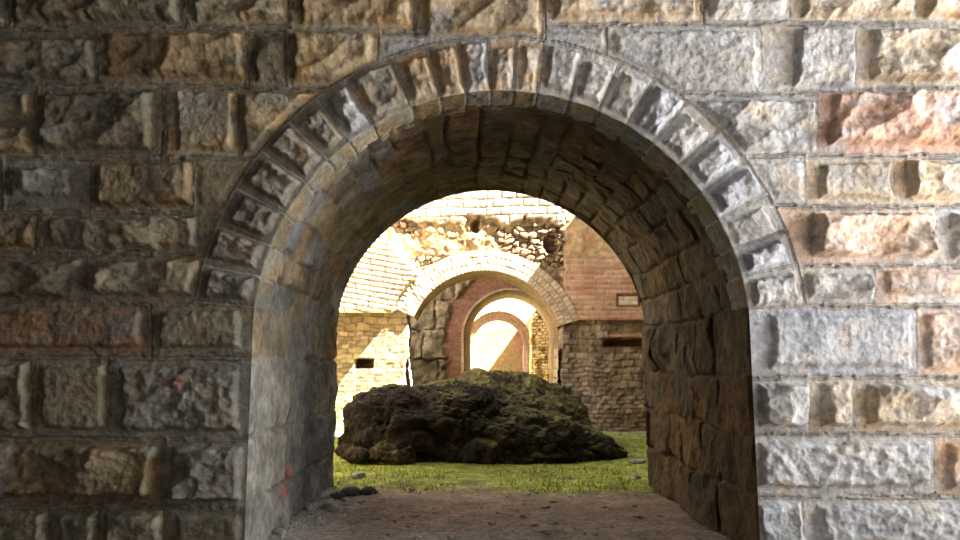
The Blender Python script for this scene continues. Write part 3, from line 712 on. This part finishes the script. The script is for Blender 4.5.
# grass blades and small weeds: one mass
gr = np.random.default_rng(5); NB = 45000
gx = gr.uniform(-3.4, 4.6, NB); gy = 3.2 + 8.4*gr.random(NB)**1.5
w_ = sm(3.0, 3.8, gy + .45*fbm(gx*1.1, gy*1.1, 0, 4, 5) + .2*fbm(gx*7, gy*7, 0, 3, 6) + .12*sm(0, 3, gx)) * sm(-.5, .1, fbm(gx*1.7, gy*1.7, 3, 3, 19))
ok = gr.random(NB) < w_; gx, gy = gx[ok], gy[ok]; nbl = len(gx)
tall = gr.random(nbl)**4*.06 + .010; tall *= 1+.8*(fbm(gx*2, gy*2, 8, 2, 2) > .25); ang = gr.uniform(0, 2*math.pi, nbl); wd = .005+.005*gr.random(nbl); ln = gr.uniform(-.6, .6, (nbl, 2))*tall[:, None]
gz = ground_h(gx, gy)-.005
co = np.zeros((nbl, 3, 3)); co[:, 0] = np.stack([gx-wd*np.cos(ang), gy-wd*np.sin(ang), gz], -1); co[:, 1] = np.stack([gx+wd*np.cos(ang), gy+wd*np.sin(ang), gz], -1)
co[:, 2] = np.stack([gx+ln[:, 0], gy+ln[:, 1], gz+tall], -1)
gc = np.array([.28, .34, .05])*(.7+.7*gr.random((nbl, 1))); gc = gc*np.where(gr.random((nbl, 1)) < .25, np.array([[1.4, 1.15, 1.2]]), 1)
g_o = raw_mesh('grass', co.reshape(-1, 3), np.arange(nbl*3).reshape(-1, 3), np.repeat(gc, 3, 0), M_grass, None, False)
tag(g_o, 'low bright green grass and moss carpet in the yard around the dark rocks', 'grass', None, 'stuff')

# =================================================================== ROCKS IN THE YARD
def blob(name, c, rad, seed, n=150, amp=.16, exf=2.6, strata=.08, moss=.5, base=(.024, .017, .012), tilt=0.0, mat=M_rock, skew=None, low=True, freq=1.0):
    u = np.linspace(0, 2*math.pi, n*2); v = np.linspace(.001, math.pi-.001, n)
    U, V = np.meshgrid(u, v)
    def se(a, p): return np.sign(a)*np.abs(a)**p
    e = 2/exf
    X = se(np.sin(V), e)*se(np.cos(U), e); Y_ = se(np.sin(V), e)*se(np.sin(U), e); Zz = se(np.cos(V), e)
    X, Y_, Zz = X*rad[0], Y_*rad[1], Zz*rad[2]
    L = np.sqrt(X**2+Y_**2+Zz**2)+1e-6; nx, ny, nz = X/rad[0]**1.2, Y_/rad[1]**1.2, Zz/rad[2]**1.2
    q = np.sqrt(nx**2+ny**2+nz**2)+1e-6; nx, ny, nz = nx/q, ny/q, nz/q
    f = freq
    big = fbm(X*.9*f+seed, Y_*.9*f, Zz*1.2*f, 3, seed)
    med = fbm(X*3*f+seed, Y_*3*f, Zz*3.6*f, 4, seed+3)
    rdg = 1-np.abs(fbm(X*2*f, Y_*2*f+seed, Zz*2.6*f, 4, seed+5))*2.2
    fin = fbm(X*9*f, Y_*9*f+seed, Zz*11*f, 4, seed+15, .65)
    uu = X*1.0+Y_*.7; ww = Zz + .25*X*np.sin(seed) + .1*fbm(X*2, Y_*2, Zz, 2, seed)
    fc, f1_, e_, cid_ = cells(uu*1.7*f+seed, ww*2.6*f, seed % 50, 1.2)
    fc2, _, e2_, cid2_ = cells(uu*4.5*f+seed, (ww*1.0+.3*Y_)*6.5*f, seed % 50+3, 1.2)
    zt = Zz + .22*fbm(X*1.3, Y_*1.3, seed, 3, seed+7) + tilt*X
    side = 1-np.abs(nz)**2
    st_ = (zt*2.6) % 1.0; lay = sm(0, .2, st_)*sm(1, .8, st_)
    d = amp*(big*1.0 + med*.5 + rdg*.25 + 1.1*(fc-.3)*side + .45*(fc2-.3)*(.3+.7*side) + .42*fin) + strata*(lay-.6)*side*sm(-.2, .3, big)
    d = d - .05*min(1, amp*6)*sm(.10, .0, e_)*side
    d = d*min(1, .3+rad[2]*1.1)
    Xo, Yo, Zo = X+nx*d, Y_+ny*d, Zz+nz*d
    if skew: Zo = Zo + skew*X*(Zo > -.1)*1.0
    # end caps join, seam closed
    Xo[:, -1], Yo[:, -1], Zo[:, -1] = Xo[:, 0], Yo[:, 0], Zo[:, 0]
    # colour: moss where the rock is flat on top
    du = np.gradient(np.stack([Xo, Yo, Zo], -1), axis=1); dv = np.gradient(np.stack([Xo, Yo, Zo], -1), axis=0)
    nn = np.cross(dv, du); nn /= np.linalg.norm(nn, axis=-1, keepdims=True)+1e-9
    up = nn[..., 2]
    C = np.array(base)*(1+.6*med+.5*fin)[..., None]*(.7+.6*cid2_)[..., None]
    C = mix(C, np.array([.105, .105, .030])*(1+.7*med+.6*fin)[..., None], sm(.5, .95, up+.35*med+.3*fin)*sm(.5-moss, 1.0-moss, .5+.6*fbm(Xo*2.2, Yo*2.2, seed, 3, 2)))
    C = mix(C, np.array([.18, .13, .09]), sm(.3, .5, fbm(Xo*5, Yo*5, Zo*5, 3, seed+9))*.25)
    co = np.stack([Xo, Yo, Zo], -1)
    if low: co[..., 2] = np.maximum(co[..., 2], -c[2]-.12)
    o = raw_mesh(name, co.reshape(-1, 3), gfaces(n, 2*n), np.clip(C, .008, .9).reshape(-1, 3), mat)
    o.location = c
    return o
def DX(px, Y): return Pf(px, 400, Y)[0]
rk = blob('boulder', (DX(424, 7.2), 7.15, .40), (1.14, .95, .74), 3, 200, .16, 3.6, .13, .1)
tag(rk, 'largest dark boulder, blunt and layered, at the left end of the rock heap', 'boulder')
rk = blob('boulder', (DX(520, 6.9), 7.0, .22), (1.15, .85, .52), 11, 170, .17, 2.6, .10, .4, skew=-.12)
tag(rk, 'lower dark boulder in front of the mossy mound, with grass at its foot', 'boulder')
rk = blob('boulder', (DX(578, 7.1), 7.15, .05), (.68, .6, .42), 17, 110, .13, 2.2, .08, .5, skew=-.1)
tag(rk, 'small low boulder tapering off at the right end of the rock heap', 'boulder')
rk = blob('rock_mound', (DX(511, 9.3), 9.4, .10), (1.68, 1.75, 1.28), 23, 210, .2, 2.1, .06, .95, base=(.095, .068, .042), skew=-.10)
tag(rk, 'tall mound of earth and rubble greened with moss, behind the dark boulders', 'mound')
rk = blob('boulder', (DX(462, 8.0), 8.0, .55), (.9, .6, .60), 29, 110, .16, 2.3, .08, .55, skew=-.15)
tag(rk, 'rough brown boulder wedged between largest boulder and mossy mound', 'boulder')
rk = blob('boulder', (DX(395, 6.3), 6.12, .14), (.34, .26, .22), 31, 70, .34, 2.2, .05, .2, base=(.06, .043, .03))
tag(rk, 'knobby brown stone at the front foot of the largest boulder', 'boulder')
rk = blob('boulder', (DX(363, 6.3), 6.25, .10), (.2, .2, .17), 37, 70, .3, 2.2, .05, .2)
tag(rk, 'small dark stone at the left foot of the largest boulder', 'boulder')

# =================================================================== LOOSE STONES
chips = []
for q in range(6):
    r = np.array([1, .8, .62])*.5
    o = blob('loose_stone', (0, 0, -50), (r[0], r[1], r[2]), 40+q, 14, .36, 2.6, 0, 0, base=(.42, .40, .38), mat=M_chip, low=False, freq=1.6)
    chips.append(o)
placed = []
def stone(px, py, size, label, group=None, k=None, zs=1.0):
    x, y = G(px, py); k = int(rng.integers(0, 6)) if k is None else k
    if group and (any(math.hypot(x-a, y-b) < (size+c)*1.35 for a, b, c in placed) or not (ax-ri+size*1.7 < x < ax+ri-size*1.7)): return None
    placed.append((x, y, size)); src = chips[k]
    o = src.copy(); col.objects.link(o)
    s = size/.5
    o.location = (x, y, float(ground_h(np.array(x), np.array(y))) + size*.28); o.scale = (s, s, s*zs)
    o.rotation_euler = (0, 0, float(rng.uniform(0, 6.28))); tag(o, label, 'stone', group)
    return o
stone(329, 511, .075, 'palest grey chunk of stone on the dirt at foot of left jamb', None, 1)
M_dk = stone_mat('dark_chip', .8, 20, .4, flat=(.15, .125, .115))
db = []
for q, (x_, y_, s_) in enumerate([(350, 496, .10), (369, 495, .075), (337, 500, .06)]):
    o = stone(x_, y_, s_, ['widest charcoal-dark stone of the dark pile past the left jamb', 'charcoal-dark stone at right end of the dark pile past the left jamb', 'smallest charcoal-dark stone, against the left jamb end of the dark pile'][q], None, q)
    o.data = o.data.copy(); o.data.materials[0] = M_dk
stone(359, 479, .07, 'grey-brown stone sitting at the grass edge near the left jamb', None, 3)
stone(636, 462, .11, 'flat grey stone lying in the grass right of the rocks', None, 4, .5)
stone(636, 480, .05, 'small dark stone on the grass edge beside the right jamb', None, 5)
stone(712, 528, .05, 'pale pebble at the foot of the right jamb', None, 2)
for q in range(150):
    t = rng.random(); px = 274+62*t+rng.normal(0, 7); py = 536-33*t+rng.normal(0, 3)+abs(rng.normal(0, 3))
    stone(px, py, .016+.045*rng.random()**2.5, 'small grey stone chip in the rubble strewn along the foot of left jamb', 'stone chips along the left jamb')
for q in range(110):
    px = rng.uniform(345, 705); py = rng.uniform(490, 545)
    stone(px, py, .012+.026*rng.random()**3, 'tiny pebble scattered on the brown dirt path under the arch', 'pebbles on the dirt path', zs=.6)
for o in chips: bpy.data.objects.remove(o)

# =================================================================== LIGHT
w = bpy.data.worlds.new('sky'); scene.world = w; w.use_nodes = True
bg = w.node_tree.nodes['Background']; bg.inputs['Color'].default_value = (.80, .88, 1.0, 1); bg.inputs['Strength'].default_value = 1.4
sd = bpy.data.lights.new('sun', 'SUN'); sd.energy = 110; sd.angle = .009; sd.color = (1, .93, .78)
so = bpy.data.objects.new('sun', sd); col.objects.link(so)
sv = Vector((-1, .30, -1.36)); so.rotation_euler = sv.to_track_quat('-Z', 'Y').to_euler()
ad = bpy.data.lights.new('daylight_from_side_opening', 'AREA'); ad.shape = 'RECTANGLE'; ad.size = 7; ad.size_y = 5; ad.energy = 930; ad.color = (.92, .96, 1.0)
ao = bpy.data.objects.new('daylight_from_side_opening', ad); col.objects.link(ao)
ao.location = (9.3, -2.4, 3.9); ao.rotation_euler = (0, math.radians(90), 0)   # shines toward -x
ad.size, ad.size_y = 3.4, 3.2

vs = scene.view_settings; vs.view_transform = 'Standard'; vs.look = 'None'; vs.exposure = 0; vs.gamma = 1; vs.use_curve_mapping = False
scene.cycles.use_denoising = True; scene.cycles.max_bounces = 6; scene.cycles.diffuse_bounces = 5
